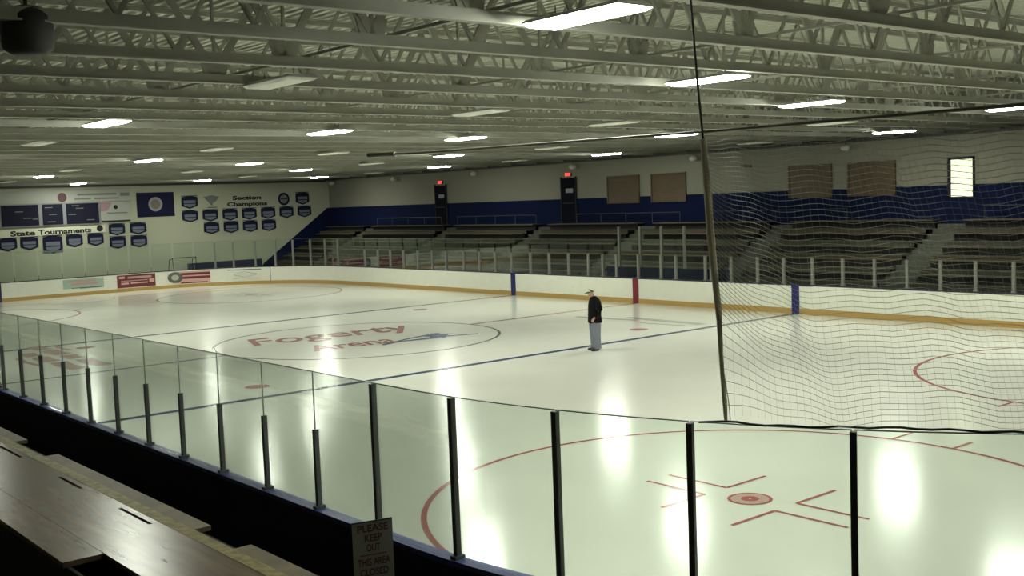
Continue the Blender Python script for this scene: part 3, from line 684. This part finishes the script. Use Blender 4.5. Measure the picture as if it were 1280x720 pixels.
pel = av(pp_(0, 0, 3.05), .30); bel = av(pp_(-.02, 0, 3.6), .30, pel); che = av(pp_(-.02, 0, 4.3), .32, bel); nb_ = av(pp_(.02, 0, 4.78), .24, che)
nk = av(pp_(.12, 0, 4.95), .17, nb_); h1 = av(pp_(.27, 0, 5.1), .24, nk); h2 = av(pp_(.36, 0, 5.3), .31, h1); h3 = av(pp_(.34, 0, 5.52), .26, h2)
av(pp_(.62, 0, 5.22), .05, h2)      # nose
for s in (-1, 1):
    sh = av(pp_(-.02, s*.52, 4.48), .15, che); el = av(pp_(-.14, s*.77, 3.78), .12, sh); wr = av(pp_(.28, s*.62, 3.1), .1, el); pa = av(pp_(.38, s*.58, 2.95), .11, wr)
    for k in range(4):
        f1 = av(pp_(.44+.03*k, s*(.66-.05*k), 2.8), .035, pa); av(pp_(.43+.02*k, s*(.62-.05*k), 2.68-.01*(k % 2)), .03, f1)
    th = av(pp_(.5, s*.5, 2.92), .035, pa); av(pp_(.55, s*.46, 2.84), .03, th)
    hp = av(pp_(0, s*.28, 2.75), .22, pel); kn = av(pp_(.04, s*.32, 1.6), .17, hp); an = av(pp_(-.04, s*.32, .32), .13, kn); av(pp_(.35, s*.36, .12), .11, an)
skin_mesh('body', V, E, Rr, 'skin')
# jacket (torso + sleeves) and jeans as lofted cloth shells around the body
def loft(mb, rings, n=20):
    base = len(mb.v)
    for f, l, z, rf, rs in rings:
        for k in range(n):
            t_ = 2*math.pi*k/n; mb.v.append(tuple(pp_(f+rf*math.cos(t_), l+rs*math.sin(t_), z)))
    for i in range(len(rings)-1):
        for k in range(n): q = (k+1) % n; mb.f.append((base+i*n+k, base+i*n+q, base+(i+1)*n+q, base+(i+1)*n+k))
    mb.f.append(tuple(base+k for k in reversed(range(n)))); mb.f.append(tuple(base+(len(rings)-1)*n+k for k in range(n)))
b = MB()
loft(b, [(0, 0, 2.58, .60, .70), (0, 0, 2.7, .64, .74), (.02, 0, 3.2, .60, .70), (.0, 0, 3.7, .60, .72), (-.03, 0, 4.2, .60, .76), (-.04, 0, 4.5, .54, .76), (0, 0, 4.74, .44, .60), (.06, 0, 4.92, .34, .36), (.12, 0, 5.04, .25, .26)])
for s_ in (-1, 1):
    b.tube([pp_(-.03, s_*.52, 4.55), pp_(-.08, s_*.68, 4.3), pp_(-.14, s_*.78, 3.8), pp_(.0, s_*.76, 3.45), pp_(.24, s_*.68, 3.14)], .2, 12, rs=[.26, .31, .33, .30, .22])
b.build('jacket', 'jacket', person, True)
b = MB()
for s_ in (-1, 1):
    loft(b, [(-.03, s_*.38, .2, .36, .29), (-.02, s_*.38, .45, .35, .28), (.03, s_*.37, 1.5, .38, .31), (.03, s_*.35, 2.2, .44, .35), (.0, s_*.33, 2.8, .48, .38)], 14)
b.build('jeans', 'jeans', person, True)
for s in (-1, 1):
    V = []; E = []; Rr = []
    a0 = av(pp_(-.2, s*.38, .17), .17); a1 = av(pp_(.2, s*.36, .14), .15, a0); av(pp_(.66, s*.42, .12), .13, a1)
    skin_mesh('shoe', V, E, Rr, 'shoe', 1)
V = []; E = []; Rr = []
c0 = av(pp_(.32, 0, 5.5), .40); c1 = av(pp_(.26, 0, 5.62), .30, c0)
skin_mesh('cap', V, E, Rr, 'cap_')
MB().hexa([pp_(.5, -.22, 5.42), pp_(.92, -.14, 5.28), pp_(.92, .14, 5.28), pp_(.5, .22, 5.42)], [pp_(.5, -.22, 5.46), pp_(.92, -.14, 5.32), pp_(.92, .14, 5.32), pp_(.5, .22, 5.46)]).build('cap_brim', 'cap_', person)
